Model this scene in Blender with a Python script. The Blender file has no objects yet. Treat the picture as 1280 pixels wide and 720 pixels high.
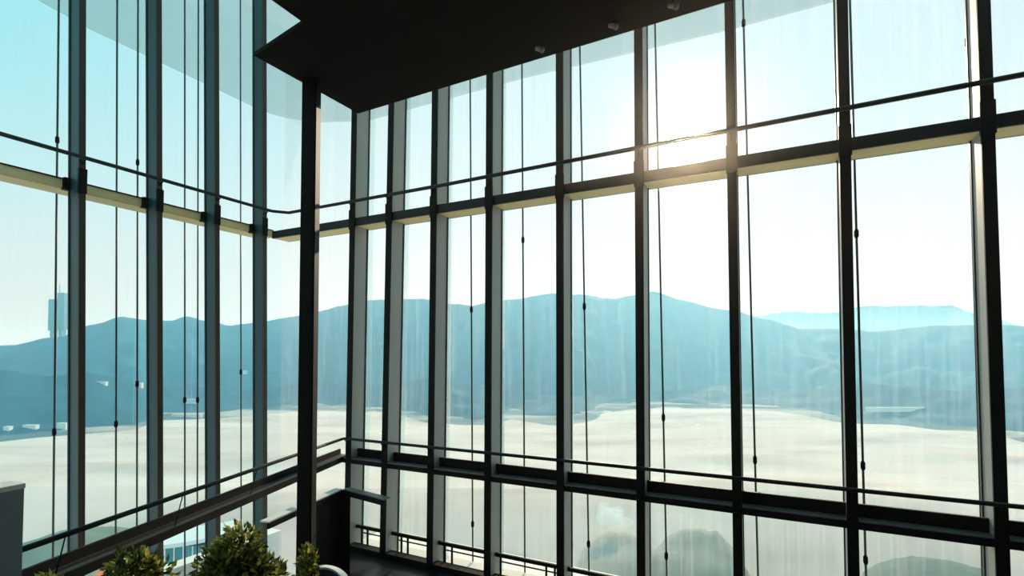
import bpy, bmesh, math, random
from mathutils import Vector, Matrix, noise
random.seed(7)
SC = bpy.context.scene
COL = SC.collection
EYE = 5.6
TH = math.radians(1.8)
F = 640.0
PY = 443 - F*math.tan(TH)          # principal row

# ---------------------------------------------------------------- geometry of the view
def ray(px, py):
    u = (px-640)/F; v = (PY-py)/F
    return Vector((u, math.cos(TH)-v*math.sin(TH), math.sin(TH)+v*math.cos(TH)))
def at_h(px, py, h):               # point of the ray at height h relative to the eye
    d = ray(px, py); t = h/d.z
    return Vector((d.x*t, d.y*t, EYE+h))
def at_y(px, py, Y):
    d = ray(px, py); t = Y/d.y
    return Vector((d.x*t, Y, EYE+d.z*t))
class Line:                        # a vertical plane in plan
    def __init__(s, a, b):
        s.p = Vector((a.x, a.y)); s.d = (Vector((b.x, b.y))-s.p).normalized()
        s.n = Vector((-s.d.y, s.d.x))
        if s.n.dot(s.p) < 0: s.n = -s.n        # outward
    def off(s, d):
        l = Line.__new__(Line); l.p = s.p+s.n*d; l.d = s.d; l.n = s.n; return l
    def hit(s, px, py=443):
        r = ray(px, py); a = Vector((r.x, r.y))
        den = a.x*(-s.d.y)+a.y*s.d.x
        t = (s.p.x*(-s.d.y)+s.p.y*s.d.x)/den
        return Vector((r.x*t, r.y*t, EYE+r.z*t))
    def at(s, k, z): return Vector((s.p.x+s.d.x*k, s.p.y+s.d.y*k, z))
    def k(s, p): return (Vector((p.x, p.y))-s.p).dot(s.d)
def cross(a, b):
    m = a.d.x*b.d.y-a.d.y*b.d.x
    w = b.p-a.p; t = (w.x*b.d.y-w.y*b.d.x)/m
    return a.p+a.d*t

RR = Line(at_h(430, 548, -2.4), at_h(1280, 634, -2.4))      # handrail line, right wall (k=0 at the corner)
GL = Line(at_h(430, 548, -2.4), at_h(33, 685, -2.4))        # handrail line, inner left gallery
LU = Line(at_h(333, 262, 4.42), at_h(0, 167, 4.42))         # upper handrail line, left wall
R = RR.off(.12)                                             # column fronts right
L = LU.off(.12)
CU = cross(RR, LU)                                          # far corner of the two walls
kRc = RR.k(CU)
ROOF = EYE+11.4
TOP = ROOF-.02
HC = 5.7

# ---------------------------------------------------------------- materials
def mat(name, base, rough=.5, metal=0.0, noise_amt=0.0, nscale=8.0, stretch=(1,1,1), bump=0.0, spec=.5, sub=None):
    m = bpy.data.materials.new(name); m.use_nodes = True
    nt = m.node_tree; b = nt.nodes['Principled BSDF']
    b.inputs['Base Color'].default_value = (*base, 1)
    b.inputs['Roughness'].default_value = rough
    b.inputs['Metallic'].default_value = metal
    b.inputs['Specular IOR Level'].default_value = spec
    if noise_amt or bump:
        tc = nt.nodes.new('ShaderNodeTexCoord'); mp = nt.nodes.new('ShaderNodeMapping')
        mp.inputs['Scale'].default_value = stretch
        nz = nt.nodes.new('ShaderNodeTexNoise'); nz.inputs['Scale'].default_value = nscale
        nz.inputs['Detail'].default_value = 5
        nt.links.new(tc.outputs['Object'], mp.inputs[0]); nt.links.new(mp.outputs[0], nz.inputs[0])
        if noise_amt:
            mx = nt.nodes.new('ShaderNodeMix'); mx.data_type = 'RGBA'
            mx.inputs[6].default_value = (*[c*(1-noise_amt) for c in base], 1)
            mx.inputs[7].default_value = (*(sub or [min(1, c*(1+noise_amt)) for c in base]), 1)
            nt.links.new(nz.outputs[0], mx.inputs[0]); nt.links.new(mx.outputs[2], b.inputs['Base Color'])
        if bump:
            bp = nt.nodes.new('ShaderNodeBump'); bp.inputs['Strength'].default_value = bump
            nt.links.new(nz.outputs[0], bp.inputs['Height']); nt.links.new(bp.outputs[0], b.inputs['Normal'])
    return m
M = {}
M['steel'] = mat('dark_painted_steel', (.025,.032,.034), .45, .1, .25, 3, (1,1,.2), spec=.2)
M['fin'] = mat('skylit_grey_fin', (.38,.39,.36), .5, 0, .15, 2, (1,1,.2))  # column sides far paler than their fronts: skylight put into the colour
M['black'] = mat('black_steel', (.006,.008,.008), .6, 0, .3, 4, spec=.1)
M['ceil'] = mat('black_ceiling', (.006,.006,.005), .8, 0, .3, 1.5, spec=.06)
def panelmat():  # beige and translucency stand in for cloud light bounced onto the beams
    m = mat('beige_cloud_bounce', (.88,.79,.56), .6, 0, .12, 3); nt = m.node_tree; out = nt.nodes['Material Output']; b = nt.nodes['Principled BSDF']
    tr = nt.nodes.new('ShaderNodeBsdfTranslucent'); tr.inputs[0].default_value = (.86,.77,.50,1)
    mx = nt.nodes.new('ShaderNodeMixShader'); mx.inputs[0].default_value = .45
    nt.links.new(b.outputs[0], mx.inputs[1]); nt.links.new(tr.outputs[0], mx.inputs[2]); nt.links.new(mx.outputs[0], out.inputs[0]); return m
M['soffit'] = panelmat()
M['flange'] = mat('pale_flange_metal', (.20,.21,.21), .35, .4, .2, 6)
M['floor'] = mat('dark_stone_floor', (.015,.018,.018), .4, 0, .3, 2, spec=.2)
M['wall'] = mat('charcoal_wall', (.008,.009,.009), .8, 0, .3, 2, spec=.1)
M['rod'] = mat('rod_steel', (.05,.075,.078), .35, .5, .1, 5)
M['skytint_fin'] = mat('sky_teal_fin', (.008,.065,.075), .45, .2, .2, 2, (1,1,.2))  # sky reflection on the left columns' sides, put into the base colour
M['flangeL'] = mat('brown_dark_steel', (.045,.034,.026), .45, .1, .3, 5, (1,1,.1), spec=.3)
M['white'] = mat('white_cap', (.80,.82,.83), .45, 0, .05, 3)
M['greyface'] = mat('grey_panel', (.20,.26,.28), .55, 0, .06, 2)
M['flangedark'] = mat('dull_flange_metal', (.045,.05,.05), .4, .3, .5, 6)
M['terrace'] = mat('pale_terrace_stone', (.86,.84,.78), .7, 0, .1, 3)
M['bark'] = mat('bark', (.10,.07,.045), .8, 0, .4, 12, (1,1,.3), .4)
M['pot'] = mat('dark_pot', (.05,.05,.048), .5, 0, .2, 5)
M['soil'] = mat('soil', (.03,.02,.012), .95, 0, .5, 20)
M['fabric'] = mat('dark_fabric', (.05,.065,.07), .9, 0, .25, 30, bump=.2)
M['lamp'] = mat('lamp_metal', (.28,.28,.26), .5, .1, .1, 6)
M['teal'] = mat('teal_glazing', (.02,.25,.30), .25, .1, .3, 1.2, (1,1,.3))
M['roofwhite'] = mat('white_roof', (.75,.78,.76), .6, 0, .05, 1)
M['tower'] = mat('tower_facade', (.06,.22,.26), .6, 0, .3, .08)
M['brick'] = mat('orange_awning', (.70,.20,.06), .7, 0, .3, 3)

def leafmat():
    m = bpy.data.materials.new('leaf'); m.use_nodes = True; nt = m.node_tree
    b = nt.nodes['Principled BSDF']; out = nt.nodes['Material Output']
    g = nt.nodes.new('ShaderNodeNewGeometry'); cr = nt.nodes.new('ShaderNodeValToRGB')
    e = cr.color_ramp.elements
    e[0].position = 0; e[0].color = (.03,.05,.012,1); e[1].position = 1; e[1].color = (.50,.46,.09,1)
    x = cr.color_ramp.elements.new(.55); x.color = (.14,.17,.025,1)
    nt.links.new(g.outputs['Random Per Island'], cr.inputs[0]); nt.links.new(cr.outputs[0], b.inputs['Base Color'])
    b.inputs['Roughness'].default_value = .45
    tr = nt.nodes.new('ShaderNodeBsdfTranslucent'); nt.links.new(cr.outputs[0], tr.inputs[0])
    mx = nt.nodes.new('ShaderNodeMixShader'); mx.inputs[0].default_value = .45
    nt.links.new(b.outputs[0], mx.inputs[1]); nt.links.new(tr.outputs[0], mx.inputs[2]); nt.links.new(mx.outputs[0], out.inputs[0])
    return m
M['leaf'] = leafmat()

def glassmat(name, tint, dirt, refl, streak=True):
    m = bpy.data.materials.new(name); m.use_nodes = True; nt = m.node_tree
    for n in list(nt.nodes): nt.nodes.remove(n)
    out = nt.nodes.new('ShaderNodeOutputMaterial')
    t = nt.nodes.new('ShaderNodeBsdfTransparent'); t.inputs[0].default_value = (*tint, 1)
    g = nt.nodes.new('ShaderNodeBsdfGlossy'); g.inputs['Roughness'].default_value = .03
    fr = nt.nodes.new('ShaderNodeFresnel'); fr.inputs[0].default_value = 1.25
    ml = nt.nodes.new('ShaderNodeMath'); ml.operation = 'MULTIPLY'; ml.inputs[1].default_value = refl
    nt.links.new(fr.outputs[0], ml.inputs[0])
    m1 = nt.nodes.new('ShaderNodeMixShader'); nt.links.new(ml.outputs[0], m1.inputs[0])
    nt.links.new(t.outputs[0], m1.inputs[1]); nt.links.new(g.outputs[0], m1.inputs[2])
    tr = nt.nodes.new('ShaderNodeBsdfTranslucent'); tr.inputs[0].default_value = (.85,.93,.95,1)
    m2 = nt.nodes.new('ShaderNodeMixShader')
    if streak:
        tc = nt.nodes.new('ShaderNodeTexCoord'); mp = nt.nodes.new('ShaderNodeMapping')
        mp.inputs['Scale'].default_value = (1, 1, .035); mp.inputs['Rotation'].default_value = (0, .04, 0)
        nz = nt.nodes.new('ShaderNodeTexNoise'); nz.inputs['Scale'].default_value = 13; nz.inputs['Detail'].default_value = 4
        nt.links.new(tc.outputs['Object'], mp.inputs[0]); nt.links.new(mp.outputs[0], nz.inputs[0])
        mr = nt.nodes.new('ShaderNodeMapRange'); mr.inputs[1].default_value = .46; mr.inputs[2].default_value = .70
        mr.inputs[3].default_value = dirt*.25; mr.inputs[4].default_value = dirt*1.6
        nt.links.new(nz.outputs[0], mr.inputs[0]); nt.links.new(mr.outputs[0], m2.inputs[0])
    else: m2.inputs[0].default_value = dirt
    nt.links.new(m1.outputs[0], m2.inputs[1]); nt.links.new(tr.outputs[0], m2.inputs[2]); nt.links.new(m2.outputs[0], out.inputs[0])
    return m
M['glass'] = glassmat('facade_glass', (.98,.995,.99), .028, .35)
M['glass_left'] = glassmat('facade_glass_left', (.94,.993,.993), .010, .35)
M['finglass'] = glassmat('fin_glass', (.93,.985,.98), .10, .5, False)
M['frost'] = glassmat('frosted_roof_glass', (.74,.78,.78), .13, .1, False)

# ---------------------------------------------------------------- object helpers
def obj(name, bm, m, parent=None, smooth=False):
    me = bpy.data.meshes.new(name); bmesh.ops.recalc_face_normals(bm, faces=bm.faces[:]); bm.to_mesh(me); bm.free()
    if smooth:
        for p in me.polygons: p.use_smooth = True
    me.materials.append(m)
    o = bpy.data.objects.new(name, me); COL.objects.link(o)
    if parent: o.parent = parent; o.matrix_parent_inverse = Matrix.Translation(parent.location).inverted()
    return o
def tag(o, label=None, cat=None, group=None, kind=None):
    if label: o['label'] = label
    if cat: o['category'] = cat
    if group: o['group'] = group
    if kind: o['kind'] = kind
    return o
def empty(name, loc, label, cat, group=None):
    o = bpy.data.objects.new(name, None); COL.objects.link(o); o.location = loc; o.empty_display_size = .2
    return tag(o, label, cat, group)
def hexa(bm, p):                   # 8 points: bottom loop 0-3, top loop 4-7
    v = [bm.verts.new(q) for q in p]
    for f in ((0,1,2,3),(7,6,5,4),(0,4,5,1),(1,5,6,2),(2,6,7,3),(3,7,4,0)):
        bm.faces.new([v[i] for i in f])
    return v
def box(bm, c, s, rz=0):
    m = Matrix.Rotation(rz, 3, 'Z'); p = []
    for z in (-1, 1):
        for x, y in ((-1,-1),(1,-1),(1,1),(-1,1)):
            p.append(Vector(c)+m @ Vector((x*s[0]/2, y*s[1]/2, z*s[2]/2)))
    hexa(bm, p)
def V3(a, z): return Vector((a.x, a.y, z))
def wall_box(bm, line, k0, k1, d0, d1, z0, z1):
    a, b = line.off(d0), line.off(d1)
    hexa(bm, [a.at(k0,z0), a.at(k1,z0), b.at(k1,z0), b.at(k0,z0), a.at(k0,z1), a.at(k1,z1), b.at(k1,z1), b.at(k0,z1)])
def tube(bm, pts, r, seg=10):
    rings = []
    for i, p in enumerate(pts):
        p = Vector(p)
        a = Vector(pts[max(i-1,0)]); b = Vector(pts[min(i+1,len(pts)-1)])
        t = (b-a).normalized(); up = Vector((0,0,1)) if abs(t.z) < .9 else Vector((1,0,0))
        s = t.cross(up).normalized(); u = s.cross(t)
        rr = r[i] if isinstance(r, (list, tuple)) else r
        rings.append([bm.verts.new(p+(s*math.cos(q*2*math.pi/seg)+u*math.sin(q*2*math.pi/seg))*rr) for q in range(seg)])
    for a, b in zip(rings, rings[1:]):
        for q in range(seg): bm.faces.new((a[q], a[(q+1)%seg], b[(q+1)%seg], b[q]))
    bm.faces.new(rings[0]); bm.faces.new(rings[-1][::-1])
def sphere(bm, c, r, sc=(1,1,1)):
    m = Matrix.Translation(c) @ Matrix.Diagonal((*sc, 1))
    bmesh.ops.create_icosphere(bm, subdivisions=2, radius=r, matrix=m)
def prism(bm, pts, z0, z1):
    a = [bm.verts.new((p[0], p[1], z0)) for p in pts]; b = [bm.verts.new((p[0], p[1], z1)) for p in pts]
    bm.faces.new(a[::-1]); bm.faces.new(b); n = len(pts)
    for i in range(n): bm.faces.new((a[i], a[(i+1)%n], b[(i+1)%n], b[i]))
B = bmesh.new

# ---------------------------------------------------------------- building shell
def ext(line, k): return line.p+line.d*k
farL = ext(L.off(1.3), 17); gC = cross(GL.off(.3), R.off(.3)); gF = ext(GL.off(.3), 22); cornerO = cross(L.off(1.3), R.off(1.15)); farR = ext(R.off(1.15), 22)
bm = B(); prism(bm, [gF, gC, ext(R.off(.3), 22), (farR.x+1, -9), (gF.x, -9)], -.30, 0)
tag(obj('floor', bm, M['floor']), kind='structure')
bm = B(); box(bm, ((farR.x+farL.x)/2, -9, 6.4), (farR.x-farL.x+2, .3, 14)); tag(obj('wall_back', bm, M['wall']), kind='structure')
bm = B(); hexa(bm, [Vector((farL.x-1,-9,0)), Vector((farL.x-.7,-9,0)), V3(farL,0)+Vector((.3,0,0)), V3(farL,0),
                    Vector((farL.x-1,-9,ROOF)), Vector((farL.x-.7,-9,ROOF)), V3(farL,ROOF)+Vector((.3,0,0)), V3(farL,ROOF)])
tag(obj('wall_left', bm, M['wall']), kind='structure')
bm = B(); hexa(bm, [Vector((farR.x+.7,-9,0)), Vector((farR.x+1,-9,0)), V3(farR,0), V3(farR,0)-Vector((.3,0,0)),
                    Vector((farR.x+.7,-9,ROOF)), Vector((farR.x+1,-9,ROOF)), V3(farR,ROOF), V3(farR,ROOF)-Vector((.3,0,0))])
tag(obj('wall_right', bm, M['wall']), kind='structure')
# black dropped ceiling with its notched corner
A_ = at_h(448,142,HC); B_ = at_h(318,70,HC); C_ = at_h(380,29,HC); D_ = at_h(907,3,HC); E_ = at_h(338,-1,HC)
dD = (D_-A_).normalized(); dE = (E_-C_).normalized()
Df = A_+dD*16; Ef = C_+dE*16
bm = B(); prism(bm, [B_, A_, Df, (Df.x, -8.8), (Ef.x, -8.8), Ef, C_], EYE+HC, EYE+HC+.08)
tag(obj('ceiling', bm, M['ceil']), kind='structure')
# frosted glass canopy roof over the hall
e = [at_h(*q, ROOF-EYE) for q in ((-60,-54),(47,0),(115,38),(200,78),(320,135))]
arc = [at_h(*q, ROOF-EYE) for q in ((340,143),(360,148),(378,151),(400,153),(425,152.5),(457,152))]
rt = [at_h(*q, ROOF-EYE) for q in ((655,98),(907,39),(1040,3),(1300,-72))]
pts = e+arc+rt
bm = B(); prism(bm, [(p.x,p.y) for p in pts]+[(14,-9),(-16,-9)], ROOF, ROOF+.06)
tag(obj('roof', bm, M['frost']), kind='structure')
# mezzanine the view is taken from
bm = B(); prism(bm, [(-6,-8.8),(7,-8.8),(7,3.3),(-6,3.3)], EYE-1.9, EYE-1.6)
tag(obj('floor_mezzanine', bm, M['floor']), kind='structure')

# ---------------------------------------------------------------- facade columns
def col_line(line, tx, ty, bx, by):
    t = line.hit(tx, ty); b = line.hit(bx, by)
    kt, kb = line.k(t), line.k(b)
    s = (kt-kb)/(t.z-b.z)
    return lambda z: kb+s*(z-b.z)
def fin(name, line, kf, w, depth, z1, label, cat, group, edge=.05, glassfin=None, mf='black', mw='fin', lf='inner flange coloured black as shaded', lw='side plate coloured grey as skylit', zb=0.0):
    return fin_(name, line, kf, w, depth, z1, label, cat, group, edge, glassfin, mf, mw, lf, lw, zb)
def fin_(name, line, kf, w, depth, z1, label, cat, group, edge=.05, glassfin=None, mf='black', mw='fin', lf='inner flange coloured black as shaded', lw='side plate coloured grey as skylit', zb=0.0):
    root = empty(name, line.at(kf(zb), zb), label, cat, group)
    a = line; c = line.off(edge); e2 = line.off(depth-edge); e3 = line.off(depth)
    def slab(l0, l1, hw):
        bm = B(); z0 = zb
        hexa(bm, [l0.at(kf(z0)-hw,z0), l0.at(kf(z0)+hw,z0), l1.at(kf(z0)+hw,z0), l1.at(kf(z0)-hw,z0),
                  l0.at(kf(z1)-hw,z1), l0.at(kf(z1)+hw,z1), l1.at(kf(z1)+hw,z1), l1.at(kf(z1)-hw,z1)])
        return bm
    tag(obj('inner_flange', slab(a, c, w/2), M[mf], root), lf)  # default black holds the shade of the dark hall on column fronts
    tag(obj('web', slab(c, e2, w/2-.02), M[mw], root), lw)
    obj('outer_flange', slab(e2, e3, w/2), M['steel'], root)
    bm = B()
    for z in (9.3,):
        hexa(bm, [line.off(-.02).at(kf(z)-w/2-.015,z-.06), line.off(-.02).at(kf(z)+w/2+.015,z-.06), line.off(.04).at(kf(z)+w/2+.015,z-.06), line.off(.04).at(kf(z)-w/2-.015,z-.06),
                  line.off(-.02).at(kf(z)-w/2-.015,z+.5), line.off(-.02).at(kf(z)+w/2+.015,z+.5), line.off(.04).at(kf(z)+w/2+.015,z+.5), line.off(.04).at(kf(z)-w/2-.015,z+.5)])
    tag(obj('splice_plate', bm, M['black'], root), 'black splice plates at the beams')
    if glassfin: 
        bm = slab(line.off(depth+.01), line.off(depth+glassfin), .012)
        tag(obj('glass_fin', bm, M['finglass'], root), 'pale green glass fin behind the column')
    return root
RC = [((442,150),(434,600),'slim steel column standing at the corner where the lower handrail turns'),
      ((488,150),(480,560),'first steel column right of the handrail corner, beside the short ledge'),
      ((543,130),(537,640),'second steel column right of the handrail corner, with a broad skylit grey side'),
      ((611.5,100),(608.5,700),'third steel column right of the handrail corner, broad skylit grey right side'),
      ((699,80),(700,700),'steel column in the middle of the right glass wall, fourth after the corner'),
      ((797.5,50),(801,700),'black steel column just left of the sun, under the dark ceiling edge'),
      ((911.5,20),(922.5,700),'black steel column just right of the sun, where the dark ceiling leaves the frame'),
      ((1053,10),(1067,700),'wide black steel column between the sun and the last column on the right'),
      ((1230,10),(1254,700),'rightmost and widest black steel column, with a pale strip on its left')]
kR = []
for t, b, lab in RC:
    kf = col_line(R, *t, *b); kR.append(kf)
    fin('facade_column', R, kf, .175, .60, TOP, lab, 'column', 'steel columns of the right glass wall', glassfin=.30)
s = (kR[-1](4)-kR[-2](4))
LCk = []
LC = [((103.5,0),(102,700),'nearest steel column of the left glass wall, its left side tinted teal by the sky'),
      ((199,0),(201,700),'second steel column from the left edge, sky-tinted teal side and brownish edge'),
      ((271,0),(273,700),'third steel column from the left edge, in front of the hazy hills'),
      ((331,0),(332,700),'slim steel column at the far corner where the upper handrail turns')]
for t, b, lab in LC:
    kf = col_line(L, *t, *b); LCk.append(kf)
    fin('facade_column', L, kf, .13, .50, TOP, lab, 'column', 'steel columns of the left glass wall', glassfin=None, mf='flangeL', mw='skytint_fin', lf='brownish inner flange', lw='side plate tinted teal as reflecting sky', zb=-4.0)
# big inner column under the ceiling's notch
pc = at_y(385.5, 443, 10.5); bm = B()
w = .30
hexa(bm, [Vector((pc.x+sx*w/2+.0, pc.y+sy*w/2, z)) for z in (0, EYE+HC) for sx, sy in ((-1,-1),(1,-1),(1,1),(-1,1))])
bmesh.ops.bevel(bm, geom=[e for e in bm.edges if abs(e.verts[0].co.z-e.verts[1].co.z) > 1], offset=.03, segments=2, affect='EDGES')
root = empty('support_column', (pc.x, pc.y, 0), 'thick black square column in front of the far corner, carrying the dark ceiling', 'column')
obj('shaft', bm, M['black'], root)
bm = B(); box(bm, (pc.x, pc.y, .02), (.5,.5,.04)); obj('base_plate', bm, M['steel'], root)

# ---------------------------------------------------------------- window panes
def pane(n, line, k0, k1, d, m, zb=-.02):
    bm = B(); wall_box(bm, line, k0, k1, d, d+.016, zb, TOP)
    tag(obj('window_%d' % n, bm, m), kind='structure')
kcR = R.k(cross(R.off(1.02), L.off(1.22)))
ks = [kcR]+[k(4) for k in kR]+[kR[-1](4)+2, kR[-1](4)+4.2]
n = 1
for a, b in zip(ks, ks[1:]): pane(n, R, a+.006, b-.006, 1.02, M['glass']); n += 1
kcL = L.k(cross(L.off(1.22), R.off(1.02)))
ks = [kcL]+[k(4) for k in LCk[::-1]]
ks += [ks[-1]+2.2, ks[-1]+4.4]
for a, b in zip(ks, ks[1:]): pane(n, L, a+.006, b-.006, 1.22, M['glass_left'], -4.0); n += 1

# ---------------------------------------------------------------- tension rods at the glass
def rod(line, t, b, label, group, clamps, d=.985, r=.022):
    zb = -4.0 if d > 1 else 0.0
    l = line.off(d); kf = col_line(l, *t, *b)
    root = empty('tension_rod', l.at(kf(0), 0), label, 'tension rod', group)
    bm = B(); tube(bm, [l.at(kf(zb),zb), l.at(kf(TOP),TOP)], r, 8); obj('rod', bm, M['rod'], root, True)
    for py in clamps:
        x = t[0]+(b[0]-t[0])*(py-t[1])/(b[1]-t[1]); p = l.hit(x, py)
        bm = B(); tube(bm, [p-Vector((0,0,.09)), p-Vector((0,0,.05)), p+Vector((0,0,.05)), p+Vector((0,0,.09))], [r*1.1, r*1.9, r*1.9, r*1.1], 8)
        q = line.off(d+.05); c = line.k(p)
        tube(bm, [p, q.at(q.k(p), p.z)], r*.8, 6)
        obj('clamp', bm, M['black'], root, True)
G1 = 'thin tension rods behind the right glass wall'; G2 = 'thin tension rods behind the left glass wall'
rod(R, (588,150),(591,700), 'thin rod left of the third column after the handrail corner', G1, (387,655))
rod(R, (652.5,100),(656,700), 'thin rod between the third and fourth columns after the handrail corner', G1, (300,))
rod(R, (725,70),(736,700), 'thin rod to the right of the middle column of the right wall', G1, (383,680))
rod(R, (819,40),(833,700), 'thin rod directly left of the sun', G1, (522,695))
rod(R, (929,10),(946.5,680), 'thin rod right beside the column that stands right of the sun', G1, (29,575))
rod(R, (1064,60),(1082,700), 'thin rod hugging the right side of the second column from the right', G1, (292,582,700))
rod(R, (1208,10),(1228,700), 'thin rod hugging the left side of the rightmost column', G1, (52,))
rod(L, (73.5,0),(66,700), 'leftmost thin rod, in front of the faint tower', G2, (175,540), 1.17)
rod(L, (146.5,0),(144.5,700), 'thin rod in the middle of the second bay of the left wall', G2, (530,), 1.17)
rod(L, (172.5,0),(171,700), 'thin rod close to the left of the second left column', G2, (203,480), 1.17)
rod(L, (231,0),(231,700), 'thin rod in the middle between second and third left columns', G2, (500,), 1.17)
rod(L, (248,0),(246.5,700), 'thin rod close to the left of the third left column', G2, (500,), 1.17)
rod(L, (300.5,0),(301.5,700), 'thin rod between the third left column and the far corner column', G2, (465,), 1.17)

# ---------------------------------------------------------------- beams and handrails
kR1 = 21
def beam(name, line, k0, k1, label, cat, prof):
    root = empty(name, line.at(k0, prof[0][3]), label, cat)
    for nm, d0, d1, z0, z1, m, lab in prof:
        bm = B(); wall_box(bm, line, k0, k1, d0, d1, z0, z1)
        o = obj(nm, bm, M[m], root)
        if lab: o['label'] = lab
    return root
zc = EYE
kUc = R.k(cross(R.off(.1), L.off(.52)))
beam('transom_beam', R, kUc, kR1, 'upper horizontal beam of the right glass wall, dark edge over an underside tinted beige as lit by clouds', 'beam',
     [('fascia', .05, .10, zc+3.74, zc+3.97, 'steel', 'dark face'), ('soffit', .10, .66, zc+3.75, zc+3.78, 'soffit', 'underside tinted beige as lit by clouds'),
      ('outer_edge', .66, .69, zc+3.75, zc+3.80, 'steel', None)])
bl = beam('transom_beam', L, L.k(cross(R.off(.1), L.off(.3))), 17, 'upper horizontal beam of the left glass wall, face and underside tinted beige as lit by clouds', 'beam',
     [('fascia', .52, .56, zc+3.80, zc+3.99, 'soffit', 'face tinted beige as lit by clouds'), ('soffit', .56, 1.12, zc+3.78, zc+3.81, 'soffit', 'underside tinted beige as lit by clouds'),
      ('top_plate', .50, .57, zc+3.99, zc+4.02, 'black', None)])
for kf in LCk:
    bm = B(); wall_box(bm, L, kf(zc+3.9)-.16, kf(zc+3.9)+.16, .42, .58, zc+3.76, zc+4.03); tag(obj('bracket', bm, M['black'], bl), 'black connecting block at a column')
GLb, RRb = GL.off(.12), RR.off(.12)
kc = RRb.k(cross(GLb, RRb)); kg = GLb.k(cross(GLb, RRb))
prof = [('front_flange', .03, .32, zc-3.13, zc-3.11, 'black', None), ('fascia', .03, .07, zc-3.11, zc-3.0, 'black', None),
        ('top_flange', .03, .32, zc-3.0, zc-2.98, 'flange', 'pale metal strip'), ('upstand', .32, .38, zc-3.13, zc-2.745, 'black', None)]
beam('channel_beam', R, kc-.12, kR1, 'lower black channel beam along the right glass wall below the handrail', 'beam', prof)
profL = [('front_flange', .0, .24, zc-3.11, zc-3.09, 'black', None), ('fascia', .0, .04, zc-3.09, zc-2.97, 'black', None),
        ('top_flange', .0, .24, zc-2.97, zc-2.95, 'flangedark', 'dull metal strip'), ('upstand', .24, .29, zc-3.11, zc-2.80, 'black', None)]
beam('channel_beam', GLb, kg-.36, 12.5, 'lower black channel beam running along the left side below the handrail', 'beam', profL)
def brackets(root, line, ks, z, d, drop):
    for k in ks:
        bm = B(); tube(bm, [line.at(k, z-.02), line.at(k, z-drop*.5), line.off(d).at(k, z-drop)], .014, 6)
        obj('bracket', bm, M['black'], root, True)
# upper handrail, both walls
ru = empty('handrail', V3(CU, zc+4.42), 'upper dark handrail running round both glass walls above the upper beam', 'handrail')
bm = B(); tube(bm, [V3(ext(LU, 13), zc+4.42), V3(CU, zc+4.42)+V3(LU.d,0)*.35, V3(CU, zc+4.42)+V3(RR.d,0)*.35+Vector((0,0,-.01)), V3(ext(RR, 3.5), zc+4.40), V3(ext(RR, kR1), zc+4.52)], .046, 12)
obj('rail', bm, M['steel'], ru, True)
brackets(ru, RR, [k(9.8) for k in kR], zc+4.42, .14, .12)
brackets(ru, LU, [k(9.8) for k in LCk], zc+4.42, .14, .12)
rl = empty('handrail', at_h(430,548,-2.4), 'lower black handrail running round the hall just above the channel beam', 'handrail')
bm = B(); tube(bm, [GL.at(13, zc-2.4), GL.at(.12, zc-2.4), GL.at(.02, zc-2.4)+V3(RR.d,0)*.02, RR.at(.12, zc-2.4), RR.at(kR1, zc-2.4)], .039, 10)
obj('rail', bm, M['steel'], rl, True)
brackets(rl, RR, [k(3.2) for k in kR], zc-2.4, .14, .12)
for k in (1.9, 3.9, 5.9, 7.9, 9.9):
    bm = B(); tube(bm, [GL.at(k, zc-2.43), GL.off(.14).at(k, zc-2.96)], .009, 6); obj('bracket', bm, M['black'], rl, True)

# ---------------------------------------------------------------- low ledge and black block at the inner corner
hl = -3.5
P0 = at_h(336,652,hl); P1 = at_h(428,611,hl); P2 = at_h(479,624,hl)
root = empty('corner_ledge', V3(P1, 0), 'pale topped ledge bending round the black block below the handrail corner', 'ledge')
def bar(a, b, w, z0, z1, m, nm, lab=None):
    d = (b-a).normalized(); s = Vector((-d.y, d.x, 0))
    if s.dot(Vector((a.x,a.y,0))) < 0: s = -s
    s = s*w; bm = B()
    q = [a, b, b+s, a+s]
    hexa(bm, [Vector((p.x,p.y,z0)) for p in q]+[Vector((p.x,p.y,z1)) for p in q])
    o = obj(nm, bm, M[m], root)
    if lab: o['label'] = lab
bar(P0, P1, .22, EYE+hl-.03, EYE+hl, 'white', 'cap', 'pale top of the left arm')
bar(P1+Vector((.02,-.01,0)), P2, .22, EYE+hl-.03, EYE+hl, 'flange', 'cap', 'pale top of the right arm')
bar(P0, P1, .05, EYE+hl-.16, EYE+hl-.03, 'black', 'edge_beam')
bar(P1, P2, .05, EYE+hl-.16, EYE+hl-.03, 'black', 'edge_beam')
K0 = at_h(396,625,hl); K1 = P1; K2 = at_h(438,614,hl)
bm = B(); sh = Vector((.12,.5,0))
K3 = K2+Vector((-.25,.35,0)); K4 = K0+Vector((-.3,.25,0))
ring = [K0, Vector((K1.x,K1.y-.05,0)), K2, K3, K4]
prism(bm, [(p.x,p.y) for p in ring], .0, EYE+hl-.165)
tag(obj('service_block', bm, M['black']), 'tall black block standing under the bend of the pale ledge', 'block')
# small transom and mullion beside the block

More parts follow.
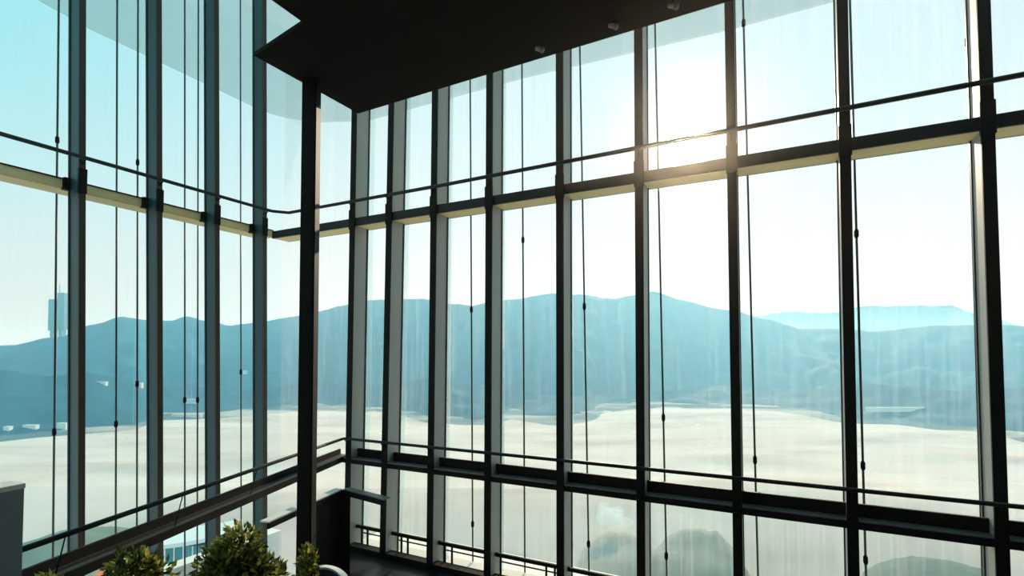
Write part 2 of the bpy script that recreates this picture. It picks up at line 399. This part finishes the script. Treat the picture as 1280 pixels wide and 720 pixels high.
# ---------------------------------------------------------------- low guard rail and sill along the right wall
gr = empty('guard_rail', R.at(0, 0), 'low black guard rail with short posts at the foot of the right glass wall', 'railing')
zr = .62
bm = B(); wall_box(bm, R, kc+.1, kR1, .30, .36, zr-.06, zr+.03); obj('top_rail', bm, M['black'], gr)
bm = B(); wall_box(bm, R, kc+.1, kR1, .62, .65, .30, .33); obj('mid_rail', bm, M['black'], gr)
k = kc+.45
while k < 13:
    for dk in (0, .22):
        bm = B(); box(bm, R.off(.33).at(k+dk, zr/2-.02), (.05,.05,zr), 0); obj('post', bm, M['black'], gr)
    k += 1.45
bm = B(); wall_box(bm, R, kc-.2, kR1, .0, .28, 0, .16); tag(obj('baseboard_right', bm, M['black']), kind='structure')
bm = B(); wall_box(bm, L, L.k(cornerO)-1, 17, -.1, 1.4, -4.3, -4.0); tag(obj('floor_lower', bm, M['floor']), kind='structure')

# ---------------------------------------------------------------- mezzanine parapet, bottom left
pe = at_y(30.5, 604, 3.2); ztop = pe.z
d = Vector((-.35,-.94,0)).normalized(); s = Vector((-d.y*-1, d.x*-1, 0)); s = Vector((-.94,.35,0))
root = empty('parapet', (pe.x, pe.y, EYE-1.6), 'low grey parapet with a white cap at the bottom left edge', 'parapet')
def pbox(off0, off1, len0, len1, z0, z1):
    bm = B(); a = pe
    q = [a+s*off0+d*len0, a+s*off0+d*len1, a+s*off1+d*len1, a+s*off1+d*len0]
    hexa(bm, [Vector((p.x,p.y,z0)) for p in q]+[Vector((p.x,p.y,z1)) for p in q]); return bm
obj('panel', pbox(0, .14, 0, 3.5, EYE-1.6, ztop-.03), M['greyface'], root)
tag(obj('cap', pbox(-.004, .15, -.004, 3.5, ztop-.03, ztop), M['white'], root), 'white cap')

# ---------------------------------------------------------------- plants
def shrub(name, base, crown, rad, nleaf, label, h_pot=.45, leaf=.075, lobes=7):
    root = empty(name, base, label, 'plant', None)
    base = Vector(base)
    bm = B(); r0 = .24
    prof = [(0,.16),(h_pot*.1,.19),(h_pot*.85,r0),(h_pot*.86,r0+.025),(h_pot,r0+.025),(h_pot,r0-.02),(h_pot-.06,r0-.03)]
    rings = [[bm.verts.new(base+Vector((r*math.cos(a*math.pi/12), r*math.sin(a*math.pi/12), z))) for a in range(24)] for z, r in prof]
    for a, b in zip(rings, rings[1:]):
        for q in range(24): bm.faces.new((a[q], a[(q+1)%24], b[(q+1)%24], b[q]))
    bm.faces.new(rings[0][::-1]); obj('pot', bm, M['pot'], root, True)
    bm = B(); bmesh.ops.create_circle(bm, cap_ends=True, segments=20, radius=r0-.03, matrix=Matrix.Translation(base+Vector((0,0,h_pot-.05)))); obj('soil', bm, M['soil'], root)
    crown = Vector(crown); centers = []
    for i in range(lobes):
        a = i*2.4; rr = .62*math.sqrt((i+.3)/lobes)
        centers.append(crown+Vector((rad[0]*rr*math.cos(a), rad[1]*rr*math.sin(a), rad[2]*(random.uniform(-.45,.5)))))
    centers += [crown+Vector((0,0,rad[2]*.6))]
    bm = B(); st = base+Vector((0,0,h_pot-.06)); mid = (st+crown)/2+Vector((.06,.03,-rad[2]*.3))
    tube(bm, [st, mid, crown], [.045,.032,.012], 8)
    for c in centers: tube(bm, [mid, (mid+c)/2+Vector((0,0,-.05)), c], [.02,.013,.005], 6)
    obj('trunk', bm, M['bark'], root, True)
    bm = B(); per = nleaf//len(centers)
    for c in centers:
        R0 = min(rad)*random.uniform(.5,.68)
        for i in range(per):
            v = Vector((random.gauss(0,1), random.gauss(0,1), random.gauss(0,1))).normalized()
            p = c+Vector((v.x*rad[0], v.y*rad[1], v.z*rad[2]))/min(rad)*R0*random.uniform(.45,1.08)
            t = (v+Vector((random.uniform(-.8,.8), random.uniform(-.8,.8), random.uniform(-.5,.9)))).normalized()
            n = t.cross(Vector((random.uniform(-1,1), random.uniform(-1,1), random.uniform(.2,1)))).normalized()
            u = t.cross(n); l = leaf*random.uniform(.7,1.3); w_ = l*.27
            pts = [p, p+t*l*.35+n*w_-u*.004, p+t*l, p+t*l*.35-n*w_-u*.004]; m_ = p+t*l*.4+u*l*.1
            vv = [bm.verts.new(x) for x in pts]; mv = bm.verts.new(m_)
            for a in range(4): bm.faces.new((vv[a], vv[(a+1)%4], mv))
    tag(obj('foliage', bm, M['leaf'], root), kind='stuff')
    return root
c = at_y(300, 712, 8.2)
shrub('potted_tree', (c.x, c.y, 0), c, (.62,.5,.62), 3600, 'leafy yellow-green indoor tree below the left handrail, between two left columns', leaf=.12, lobes=9)
c = at_y(385, 712, 9.6)
shrub('potted_shrub', (c.x, c.y, 0), c, (.22,.2,.34), 500, 'small dark reddish-green plant at the foot of the thick black column', leaf=.11, lobes=3)
c = at_y(165, 742, 6.2)
shrub('potted_tree', (c.x, c.y, 0), c, (.42,.3,.42), 1300, 'leafy plant whose tips show at the bottom edge left of the big tree', leaf=.10, lobes=5)
c = at_y(118, 722, 5.9)
shrub('potted_shrub', (c.x+.0, c.y-.6, 0), c+Vector((0,-.6,-.05)), (.14,.14,.30), 300, 'small sprig of leaves crossing the channel beam near the parapet', leaf=.08, lobes=2)

# ---------------------------------------------------------------- lounge chair
cc = at_h(404, 745, -5.6+.42); root = empty('lounge_chair', (cc.x, cc.y, 0), 'curved lounge chair with a pale rim beside the foot of the black block', 'chair')
def arc_shell(r0, r1, z0f, z1f, a0=-10, a1=190, n=26):
    bm = B(); rows = []
    for i in range(n+1):
        t = i/n; a = math.radians(a0+(a1-a0)*t+35)
        h0, h1 = z0f(t), z1f(t)
        rows.append([bm.verts.new((cc.x+r*math.cos(a), cc.y+r*math.sin(a), z)) for r, z in ((r0,h0),(r1,h0),(r1,h1),(r0,h1))])
    for a, b in zip(rows, rows[1:]):
        for q in range(4): bm.faces.new((a[q], a[(q+1)%4], b[(q+1)%4], b[q]))
    bm.faces.new(rows[0]); bm.faces.new(rows[-1][::-1]); return bm
top = lambda t: .55+.28*math.sin(math.pi*t)
obj('backrest', arc_shell(.44,.54, lambda t:.22, top), M['fabric'], root)
tag(obj('rim', arc_shell(.42,.56, top, lambda t: top(t)+.045), M['white'], root), 'pale rim')
bm = B(); bmesh.ops.create_cone(bm, cap_ends=True, segments=32, radius1=.42, radius2=.43, depth=.18, matrix=Matrix.Translation((cc.x,cc.y,.34)))
bmesh.ops.bevel(bm, geom=[e for e in bm.edges if abs(e.verts[0].co.z-e.verts[1].co.z) < .01], offset=.03, segments=3, affect='EDGES')
obj('seat', bm, M['fabric'], root, True)
for a in (45,135,225,315):
    bm = B(); p = Vector((cc.x+.33*math.cos(math.radians(a)), cc.y+.33*math.sin(math.radians(a)), 0)); tube(bm, [p, p+Vector((0,0,.26))], [.015,.022], 8); obj('leg', bm, M['black'], root, True)

# ---------------------------------------------------------------- ceiling spotlights
for (px, py), lab in (((675,62),'leftmost small spotlight on the dark ceiling near its edge'), ((767,33),'middle small spotlight on the dark ceiling'), ((842,8),'rightmost small spotlight on the dark ceiling, above the sun')):
    p = at_h(px, py, HC-.08)
    root = empty('ceiling_spotlight', (p.x,p.y,EYE+HC), lab, 'spotlight', 'small spotlights under the dark ceiling')
    bm = B(); tube(bm, [p+Vector((0,0,.08)), p+Vector((0,0,.03))], .018, 10); obj('stem', bm, M['black'], root, True)
    bm = B(); tube(bm, [p+Vector((-.07,.04,.04)), p+Vector((0,0,.01)), p+Vector((.05,-.03,-.03))], [.035,.045,.052], 14); obj('housing', bm, M['lamp'], root, True)

# ---------------------------------------------------------------- outside: terrace, pavilion
bm = B(); wall_box(bm, R, kc-.1, 24, .30, 1.95, -.5, -.02)
tag(obj('terrace', bm, M['terrace']), kind='structure')
bm = B(); wall_box(bm, L, L.k(cornerO)-.2, 18, 1.5, 2.0, -4.3, -.52)
tag(obj('terrace_left', bm, M['terrace']), kind='structure')
# awnings seen below on the left
for (px, py, w_, lab) in ((158,716,3.4,'orange and white awning glimpsed at the bottom edge between the first two left columns'), (222,717,3.0,'orange awning glimpsed at the bottom edge below the teal pavilion')):
    p = at_y(px, py, 34)
    bm = B(); prism(bm, [(p.x-w_/2,p.y-1),(p.x+w_/2,p.y-1),(p.x+w_/2,p.y+1),(p.x-w_/2,p.y+1)], p.z-.3, p.z)
    for i in range(5): tube(bm, [Vector((p.x-w_/2+w_*i/4, p.y-1, p.z-.1)), Vector((p.x-w_/2+w_*i/4, p.y+1, p.z+.35))], .05, 6)
    tag(obj('awning', bm, M['brick']), lab, 'awning')
p = at_y(232, 690, 60)
root = empty('pavilion', (p.x, p.y, p.z-6), 'teal glazed pavilion with a curved white roof low outside the left wall', 'building')
bm = B(); box(bm, (p.x, p.y+3, p.z-4), (5.6, 5, 9)); obj('glazing', bm, M['teal'], root)
for i in range(6):
    bm = B(); box(bm, (p.x-2.7+i*1.08, p.y+.45, p.z-4), (.12,.1,9)); obj('mullion', bm, M['roofwhite'], root)
bm = B(); n_ = 12; rows = []
for i in range(n_+1):
    x = -3.4+6.8*i/n_; z = .5+1.0*(i/n_)**1.5
    rows.append([bm.verts.new((p.x+x, p.y+y, p.z+z+dz)) for y, dz in ((-.6,0),(6,0),(6,.45),(-.6,.45))])
for a, b in zip(rows, rows[1:]):
    for q in range(4): bm.faces.new((a[q], a[(q+1)%4], b[(q+1)%4], b[q]))
bm.faces.new(rows[0]); bm.faces.new(rows[-1][::-1]); obj('roof', bm, M['roofwhite'], root)

# ---------------------------------------------------------------- mountains, cloud sea, wooded hills
CLOUD = 150.0
def interp(tab, x):
    if x <= tab[0][0]: return tab[0][1]
    for (a, ya), (b, yb) in zip(tab, tab[1:]):
        if x <= b:
            t = (x-a)/(b-a); t = t*t*(3-2*t)*.5+t*.5
            return ya+(yb-ya)*t
    return tab[-1][1]
cloud_edge = [(-300,575),(0,555),(60,550),(110,545),(170,538),(205,524),(260,523),(340,515),(400,511),(450,514),(505,518),(540,528),(600,530),(640,522),(700,530),(730,526),(760,514),(800,510),(900,510),(960,513),(1000,518),(1060,529),(1110,531),(1200,540),(1280,553),(1600,575)]
def Dc(px): return CLOUD*F/(interp(cloud_edge, px)-443)
main = [(-300,440),(0,432),(20,431),(60,422),(80,420),(110,407),(150,396),(185,400),(210,401),(235,396),(260,401),(285,407),(320,403),(365,396),(400,389),(430,381),(450,376),(467,375),(530,373),(560,380),(590,381),(640,374),(690,367),(715,368),(745,370),(768,374),(790,369),(818,364),(850,374),(880,382),(912,388),(960,399),(1000,411),(1040,411),(1100,414),(1165,407),(1262,406),(1400,425),(1600,440)]
far = [(800,420),(880,402),(950,394),(985,390),(1050,391),(1075,383),(1130,382),(1190,382),(1225,393),(1250,400),(1280,408),(1400,415),(1600,435)]
foot = [(-300,470),(0,462),(60,470),(110,466),(200,480),(300,487),(400,478),(450,482),(540,474),(600,482),(700,496),(800,490),(900,482),(960,488),(1100,480),(1200,488),(1280,484),(1600,500)]
def mountain(name, prof, x0, x1, step, crestD, baseD, m, seed, label, amp):
    bm = B(); rows = []; NR = 34
    x = x0
    while x <= x1:
        yr = interp(prof, x); Dcr = crestD(x)*(1+.04*noise.noise(Vector((x*.011, seed, 0))))
        jag = 1.6*noise.noise(Vector((x*.05, seed, 3)))+.8*noise.noise(Vector((x*.17, seed, 5)))
        u = (x-640)/F; zc_ = (443-yr+jag)/F*Dcr; Db = baseD(x); col = []
        for j in range(NR+1):
            t = j/NR
            if t < .8:
                q = t/.8; Dd = Dcr+(Db-Dcr)*q; z = zc_+(-CLOUD-zc_)*(q**.85)
            else:
                q = (t-.8)/.2; Dd = Db-260*q; z = -CLOUD-60*q
            P = Vector((u*Dd*.004, Dd*.004, seed))
            k_ = min(1, t*5)*(1-abs(t-.8)*1.0 if t > .8 else 1)*(min(1, (.85-t)*6) if t < .8 else .3)
            gully = noise.ridged_multi_fractal(P*1.1, 1.0, 2.1, 4, 1.0, 2.0) if hasattr(noise, 'ridged_multi_fractal') else 0
            z += amp*(gully-1.2)*.35*k_+amp*.3*noise.noise(P*4)*k_
            col.append(bm.verts.new((u*Dd, Dd, EYE+z)))
        back = bm.verts.new((u*(Dcr+900), Dcr+900, EYE-CLOUD-50)); rows.append([back]+col)
        x += step
    for a, b in zip(rows, rows[1:]):
        for q in range(len(a)-1): bm.faces.new((a[q], b[q], b[q+1], a[q+1]))
    o = obj(name, bm, m, None, True); tag(o, label, 'mountain', None, 'structure'); return o
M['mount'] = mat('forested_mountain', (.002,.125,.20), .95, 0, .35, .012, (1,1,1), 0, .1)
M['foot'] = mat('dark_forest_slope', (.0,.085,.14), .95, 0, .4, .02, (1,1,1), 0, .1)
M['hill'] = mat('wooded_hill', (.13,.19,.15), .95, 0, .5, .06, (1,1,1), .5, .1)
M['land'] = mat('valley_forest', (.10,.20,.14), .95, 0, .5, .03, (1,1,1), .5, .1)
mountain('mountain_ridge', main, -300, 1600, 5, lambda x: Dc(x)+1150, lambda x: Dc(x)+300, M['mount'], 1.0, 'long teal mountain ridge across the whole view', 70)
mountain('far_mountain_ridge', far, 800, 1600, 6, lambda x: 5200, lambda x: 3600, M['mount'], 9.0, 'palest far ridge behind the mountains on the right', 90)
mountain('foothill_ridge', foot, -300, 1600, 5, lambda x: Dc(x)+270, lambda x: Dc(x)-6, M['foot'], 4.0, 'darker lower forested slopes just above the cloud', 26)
def hill(px, py, D, r, hgt, seed, label):
    p = at_y(px, py, D); bm = B(); N = 40; rows = []
    for i in range(N+1):
        row = []
        for j in range(N+1):
            x = (i/N*2-1); y = (j/N*2-1); q = math.sqrt(x*x+y*y)
            z = -hgt*(q**2.2)
            P = Vector((x*3, y*3, seed)); z += hgt*.05*noise.fractal(P, 1, 2, 4)+hgt*.02*noise.noise(P*6)
            row.append(bm.verts.new((p.x+x*r, p.y+y*r, p.z+z)))
        rows.append(row)
    for a, b in zip(rows, rows[1:]):
        for j in range(N): bm.faces.new((a[j], a[j+1], b[j+1], b[j]))
    tag(obj('wooded_hill', bm, M['hill'], None, True), label, 'hill')
hill(872, 662, 400, 62, 90, 2, 'round wooded hill rising from the fog below and right of the column left of the sun')
hill(775, 668, 430, 62, 80, 5, 'wooded hill in the fog beneath the bright cloud puff, left of the other round hill')
hill(1185, 704, 380, 80, 60, 8, 'low wooded hill at the bottom edge near the rightmost column')
hill(600, 690, 420, 90, 60, 11, 'faint wooded hill deep in the fog below the third column after the corner')
hill(90, 668, 330, 90, 60, 14, 'greenish wooded rise in the fog below the left handrail')
# valley floor
bm = B(); N = 60; rows = []
for i in range(N+1):
    az = -1.5+3.0*i/N; row = []
    for j in range(41):
        D = 40*(60)**(j/40)
        h = -215+18*noise.fractal(Vector((az*D*.006, D*.006, 3)), 1, 2, 4)
        row.append(bm.verts.new((az*D, D, EYE+h)))
    rows.append(row)
for a, b in zip(rows, rows[1:]):
    for j in range(40): bm.faces.new((a[j], a[j+1], b[j+1], b[j]))
tag(obj('valley_ground', bm, M['land'], None, True), kind='structure')

def cloudmat(name, near, farD, amax, amin, lo, hi, sc, lown=.5, col=(.87,.725,.66)):
    m = bpy.data.materials.new(name); m.use_nodes = True; nt = m.node_tree
    for n in list(nt.nodes): nt.nodes.remove(n)
    out = nt.nodes.new('ShaderNodeOutputMaterial'); tc = nt.nodes.new('ShaderNodeTexCoord')
    mp = nt.nodes.new('ShaderNodeMapping'); mp.inputs['Scale'].default_value = (.45,1,1)
    nz = nt.nodes.new('ShaderNodeTexNoise'); nz.inputs['Scale'].default_value = sc; nz.inputs['Detail'].default_value = 4; nz.inputs['Distortion'].default_value = .3
    nt.links.new(tc.outputs['Object'], mp.inputs[0]); nt.links.new(mp.outputs[0], nz.inputs[0])
    ln = nt.nodes.new('ShaderNodeVectorMath'); ln.operation = 'LENGTH'; nt.links.new(tc.outputs['Object'], ln.inputs[0])
    mr = nt.nodes.new('ShaderNodeMapRange'); mr.interpolation_type = 'SMOOTHSTEP'
    mr.inputs[1].default_value = near; mr.inputs[2].default_value = farD; mr.inputs[3].default_value = amin; mr.inputs[4].default_value = amax
    nt.links.new(ln.outputs['Value'], mr.inputs[0])
    m2 = nt.nodes.new('ShaderNodeMapRange'); m2.interpolation_type = 'SMOOTHSTEP'; m2.inputs[1].default_value = lo; m2.inputs[2].default_value = hi; m2.inputs[3].default_value = lown; m2.inputs[4].default_value = 1
    nt.links.new(nz.outputs[0], m2.inputs[0])
    mu = nt.nodes.new('ShaderNodeMath'); mu.operation = 'MULTIPLY'; nt.links.new(mr.outputs[0], mu.inputs[0]); nt.links.new(m2.outputs[0], mu.inputs[1])
    df = nt.nodes.new('ShaderNodeBsdfDiffuse'); df.inputs[0].default_value = (*col,1)
    tl = nt.nodes.new('ShaderNodeBsdfTranslucent'); tl.inputs[0].default_value = (*col,1)
    mm = nt.nodes.new('ShaderNodeMixShader'); mm.inputs[0].default_value = .08; nt.links.new(df.outputs[0], mm.inputs[1]); nt.links.new(tl.outputs[0], mm.inputs[2])
    tr = nt.nodes.new('ShaderNodeBsdfTransparent'); mx = nt.nodes.new('ShaderNodeMixShader')
    nt.links.new(mu.outputs[0], mx.inputs[0]); nt.links.new(tr.outputs[0], mx.inputs[1]); nt.links.new(mm.outputs[0], mx.inputs[2])
    nt.links.new(mx.outputs[0], out.inputs[0]); return m
def sheet(name, z0, amp, m, label, seed, d0=90, d1=2600, near=0):
    bm = B(); rows = []; NA, ND = 170, 150
    for i in range(NA+1):
        az = -1.35+2.7*i/NA; row = []
        for j in range(ND+1):
            D = d0*(d1/d0)**(j/ND); P = Vector((az*D*.004, D*.007, seed))
            t = min(1, max(0, (620-D)/270)); h = amp*.5*noise.fractal(P, 1.2, 2, 3)+amp*noise.noise(P*.5)+near*t*t*(3-2*t)
            row.append(bm.verts.new((az*D, D, EYE+z0+h)))
        rows.append(row)
    for a, b in zip(rows, rows[1:]):
        for j in range(ND): bm.faces.new((a[j], a[j+1], b[j+1], b[j]))
    tag(obj(name, bm, m, None, True), label, 'cloud', None, 'stuff')
sheet('cloud_sea', -CLOUD, 5, cloudmat('cloud_sea', 330, 700, 1.0, .42, .25, .5, .008, .72), 'broad white sea of cloud filling the valley below the mountains', 1, near=-32)
sheet('mist_layer', -CLOUD+9, 6, cloudmat('mist', 350, 900, .60, .50, .38, .62, .007, .2), 'thin torn mist drifting just above the sea of cloud', 6, near=36)
# a bright puff
p = at_y(766, 645, 300)
bm = B()
for i in range(16):
    v = Vector((random.gauss(0,4), random.gauss(0,3), random.gauss(0,2.6))); sphere(bm, p+v, random.uniform(2,4.5), (1.2,1,.8))
M['puff'] = cloudmat('cloud_puff', 0, 1, .20, .20, .2, .4, .05, .5, (1,.98,.95))
tag(obj('cloud_puff', bm, M['puff'], None, True), 'small bright cloud puff above the wooded hill left of the sun column', 'cloud', None, 'stuff')

# pale buildings on the far shore
for px, py, wpx, hpx, lab in ((8,535,9,5,'pale building on the far shore at the left edge'), (37,533,20,5,'wide pale building on the far shore left of the first left column'), (77,531,14,7,'pale building on the far shore between the leftmost rod and the first left column'),
        (125,478,18,2.5,'thin pale strip of building on the slope right of the first left column'), (173,480,10,5,'bright pale building on the slope beside the rod left of the second left column'), (238,500,18,3,'pale low building on the slope between the second and third left columns'),
        (233,519,46,5,'long white low building on the cloud edge between the second and third left columns'), (305,464,8,3,'tiny bright building high on the slope left of the far corner column'), (1015,523,16,3,'small pale building at the cloud edge left of the second column from the right'), (1120,510,90,1.6,'long pale thin structure on the dark slope right of the second column from the right')):
    ye = interp(cloud_edge, px); yf = interp(foot, px); D = Dc(px)-12+265*max(0, (ye-py))/(ye-yf); q = at_y(px, py, D)
    W_ = wpx/F*D*.8; H_ = hpx/F*D*.55
    root = empty('shore_building', (q.x, q.y, q.z-H_/2), lab, 'building', 'pale buildings on the far shore')
    bm = B(); box(bm, (q.x, q.y+3, q.z-4), (W_, 8, H_+8)); obj('wall', bm, M['roofwhite'], root)
    bm = B(); prism(bm, [(q.x-W_/2-.4,q.y-1.6),(q.x+W_/2+.4,q.y-1.6),(q.x+W_/2+.4,q.y+7.6),(q.x-W_/2-.4,q.y+7.6)], q.z+H_/2, q.z+H_/2+.5); obj('roof', bm, M['white'], root)

# faint high-rise on the left ridge
tp = at_y(72, 365, 2120); tb = at_y(72, 432, 2120)
root = empty('high_rise', (tb.x, tb.y, tb.z), 'faint hazy high-rise tower standing above the left ridge', 'tower')
h_ = tp.z-tb.z
for nm, dx, w_, z0, z1 in (('tower_block', -17, 30, h_*.28, h_*.86), ('tower_block', 18, 30, h_*.30, h_*.98), ('stem', -17, 12, -80, h_*.3), ('stem', 18, 12, -80, h_*.32)):
    bm = B(); box(bm, (tb.x+dx, tb.y, tb.z+(z0+z1)/2), (w_, 24, z1-z0)); obj(nm, bm, M['tower'], root)
bm = B(); tube(bm, [Vector((tb.x+2,tb.y,tb.z+h_*.85)), Vector((tb.x+2,tb.y,tb.z+h_*1.15))], 1.2, 6); obj('antenna', bm, M['tower'], root)

# haze filling the valley air
bm = B(); box(bm, (0, 4030, EYE+20), (24000, 8000, 520))
m = bpy.data.materials.new('valley_haze'); m.use_nodes = True; nt = m.node_tree
for n_ in list(nt.nodes): nt.nodes.remove(n_)
out = nt.nodes.new('ShaderNodeOutputMaterial'); vs = nt.nodes.new('ShaderNodeVolumeScatter')
vs.inputs['Color'].default_value = (.34,.74,1,1); vs.inputs['Density'].default_value = 1/4500; vs.inputs['Anisotropy'].default_value = .45
nt.links.new(vs.outputs[0], out.inputs['Volume'])
hz = tag(obj('haze', bm, m), 'thin blue morning haze filling the air in front of the mountains', 'haze', None, 'stuff')

# scattering volume added in the hall to imitate the camera's bloom around the sun
bm = B(); ap = ext(L.off(1.35), 15); ac = cross(L.off(1.35), R.off(1.2)); ar = ext(R.off(1.2), 20)
prism(bm, [(ap.x, ap.y), (ac.x, ac.y), (ar.x, ar.y), (ar.x, -8.6), (ap.x, -8.6)], .25, ROOF-.1)
m = bpy.data.materials.new('bloom_scatter'); m.use_nodes = True; nt = m.node_tree
for n_ in list(nt.nodes): nt.nodes.remove(n_)
out = nt.nodes.new('ShaderNodeOutputMaterial'); vs = nt.nodes.new('ShaderNodeVolumeScatter')
vs.inputs['Color'].default_value = (1,.93,.8,1); vs.inputs['Density'].default_value = .00055; vs.inputs['Anisotropy'].default_value = .95
nt.links.new(vs.outputs[0], out.inputs['Volume'])
tag(obj('sun_bloom_volume', bm, m), 'faint warm bloom of the low sun, added as a scattering volume in the hall', 'haze', None, 'stuff')

# ---------------------------------------------------------------- light
sd = ray(858, 181).normalized()
sun = bpy.data.lights.new('sun', 'SUN'); sun.energy = 5.2; sun.angle = math.radians(.6); sun.color = (1,.84,.64)
so = bpy.data.objects.new('sun', sun); COL.objects.link(so); so.rotation_euler = sd.to_track_quat('Z', 'Y').to_euler()
w = bpy.data.worlds.new('sky'); SC.world = w; w.use_nodes = True; nt = w.node_tree
for n_ in list(nt.nodes): nt.nodes.remove(n_)
N = nt.nodes.new; Lk = nt.links.new
out = N('ShaderNodeOutputWorld'); bg = N('ShaderNodeBackground'); Lk(bg.outputs[0], out.inputs[0])
tc = N('ShaderNodeTexCoord'); nm = N('ShaderNodeVectorMath'); nm.operation = 'NORMALIZE'; Lk(tc.outputs['Generated'], nm.inputs[0])
sp = N('ShaderNodeSeparateXYZ'); Lk(nm.outputs[0], sp.inputs[0])
dt = N('ShaderNodeVectorMath'); dt.operation = 'DOT_PRODUCT'; Lk(nm.outputs[0], dt.inputs[0]); dt.inputs[1].default_value = sd
def mrange(src, a, b, c=0, d=1, mode='SMOOTHSTEP'):
    n = N('ShaderNodeMapRange'); n.interpolation_type = mode; n.inputs[1].default_value = a; n.inputs[2].default_value = b
    n.inputs[3].default_value = c; n.inputs[4].default_value = d; Lk(src, n.inputs[0]); return n.outputs[0]
def mix(f, a, b, bt='MIX'):
    n = N('ShaderNodeMix'); n.data_type = 'RGBA'; n.blend_type = bt
    if isinstance(f, float): n.inputs[0].default_value = f
    else: Lk(f, n.inputs[0])
    for i, q in ((6,a),(7,b)):
        if isinstance(q, tuple): n.inputs[i].default_value = (*q,1)
        else: Lk(q, n.inputs[i])
    return n.outputs[2]
away = mrange(dt.outputs['Value'], .93, .35)           # 0 near the sun, 1 far from it
high = mix(away, (.68,.84,.90), (.30,.80,.86))
low = mix(away, (.97,.93,.915), (.86,.85,.83))
el = mrange(sp.outputs[2], .02, .50, mode='SMOOTHSTEP')
sky = mix(el, low, high)
g1 = mrange(dt.outputs['Value'], .93, 1.0, 0, 1, 'LINEAR'); pw = N('ShaderNodeMath'); pw.operation = 'POWER'; Lk(g1, pw.inputs[0]); pw.inputs[1].default_value = 12
g2 = mrange(dt.outputs['Value'], .9988, .9999)
sky = mix(pw.outputs[0], sky, (1.2,1.15,1.08))
sky = mix(g2, sky, (40,36,30))
Lk(sky, bg.inputs[0]); bg.inputs[1].default_value = 1.0

# ---------------------------------------------------------------- camera and settings
cam = bpy.data.cameras.new('camera'); cam.sensor_width = 36; cam.lens = 18; cam.shift_y = (PY-360)/1280
cam.clip_start = .05; cam.clip_end = 30000
co = bpy.data.objects.new('camera', cam); COL.objects.link(co); co.location = (0,0,EYE); co.rotation_euler = (math.pi/2+TH, 0, 0)
SC.camera = co
SC.view_settings.view_transform = 'Standard'; SC.view_settings.look = 'None'; SC.view_settings.exposure = 0; SC.view_settings.gamma = 1
SC.view_settings.use_curve_mapping = False
cy = SC.cycles
cy.transparent_max_bounces = 32; cy.max_bounces = 8; cy.volume_bounces = 1; cy.use_denoising = True
cy.sample_clamp_indirect = 6
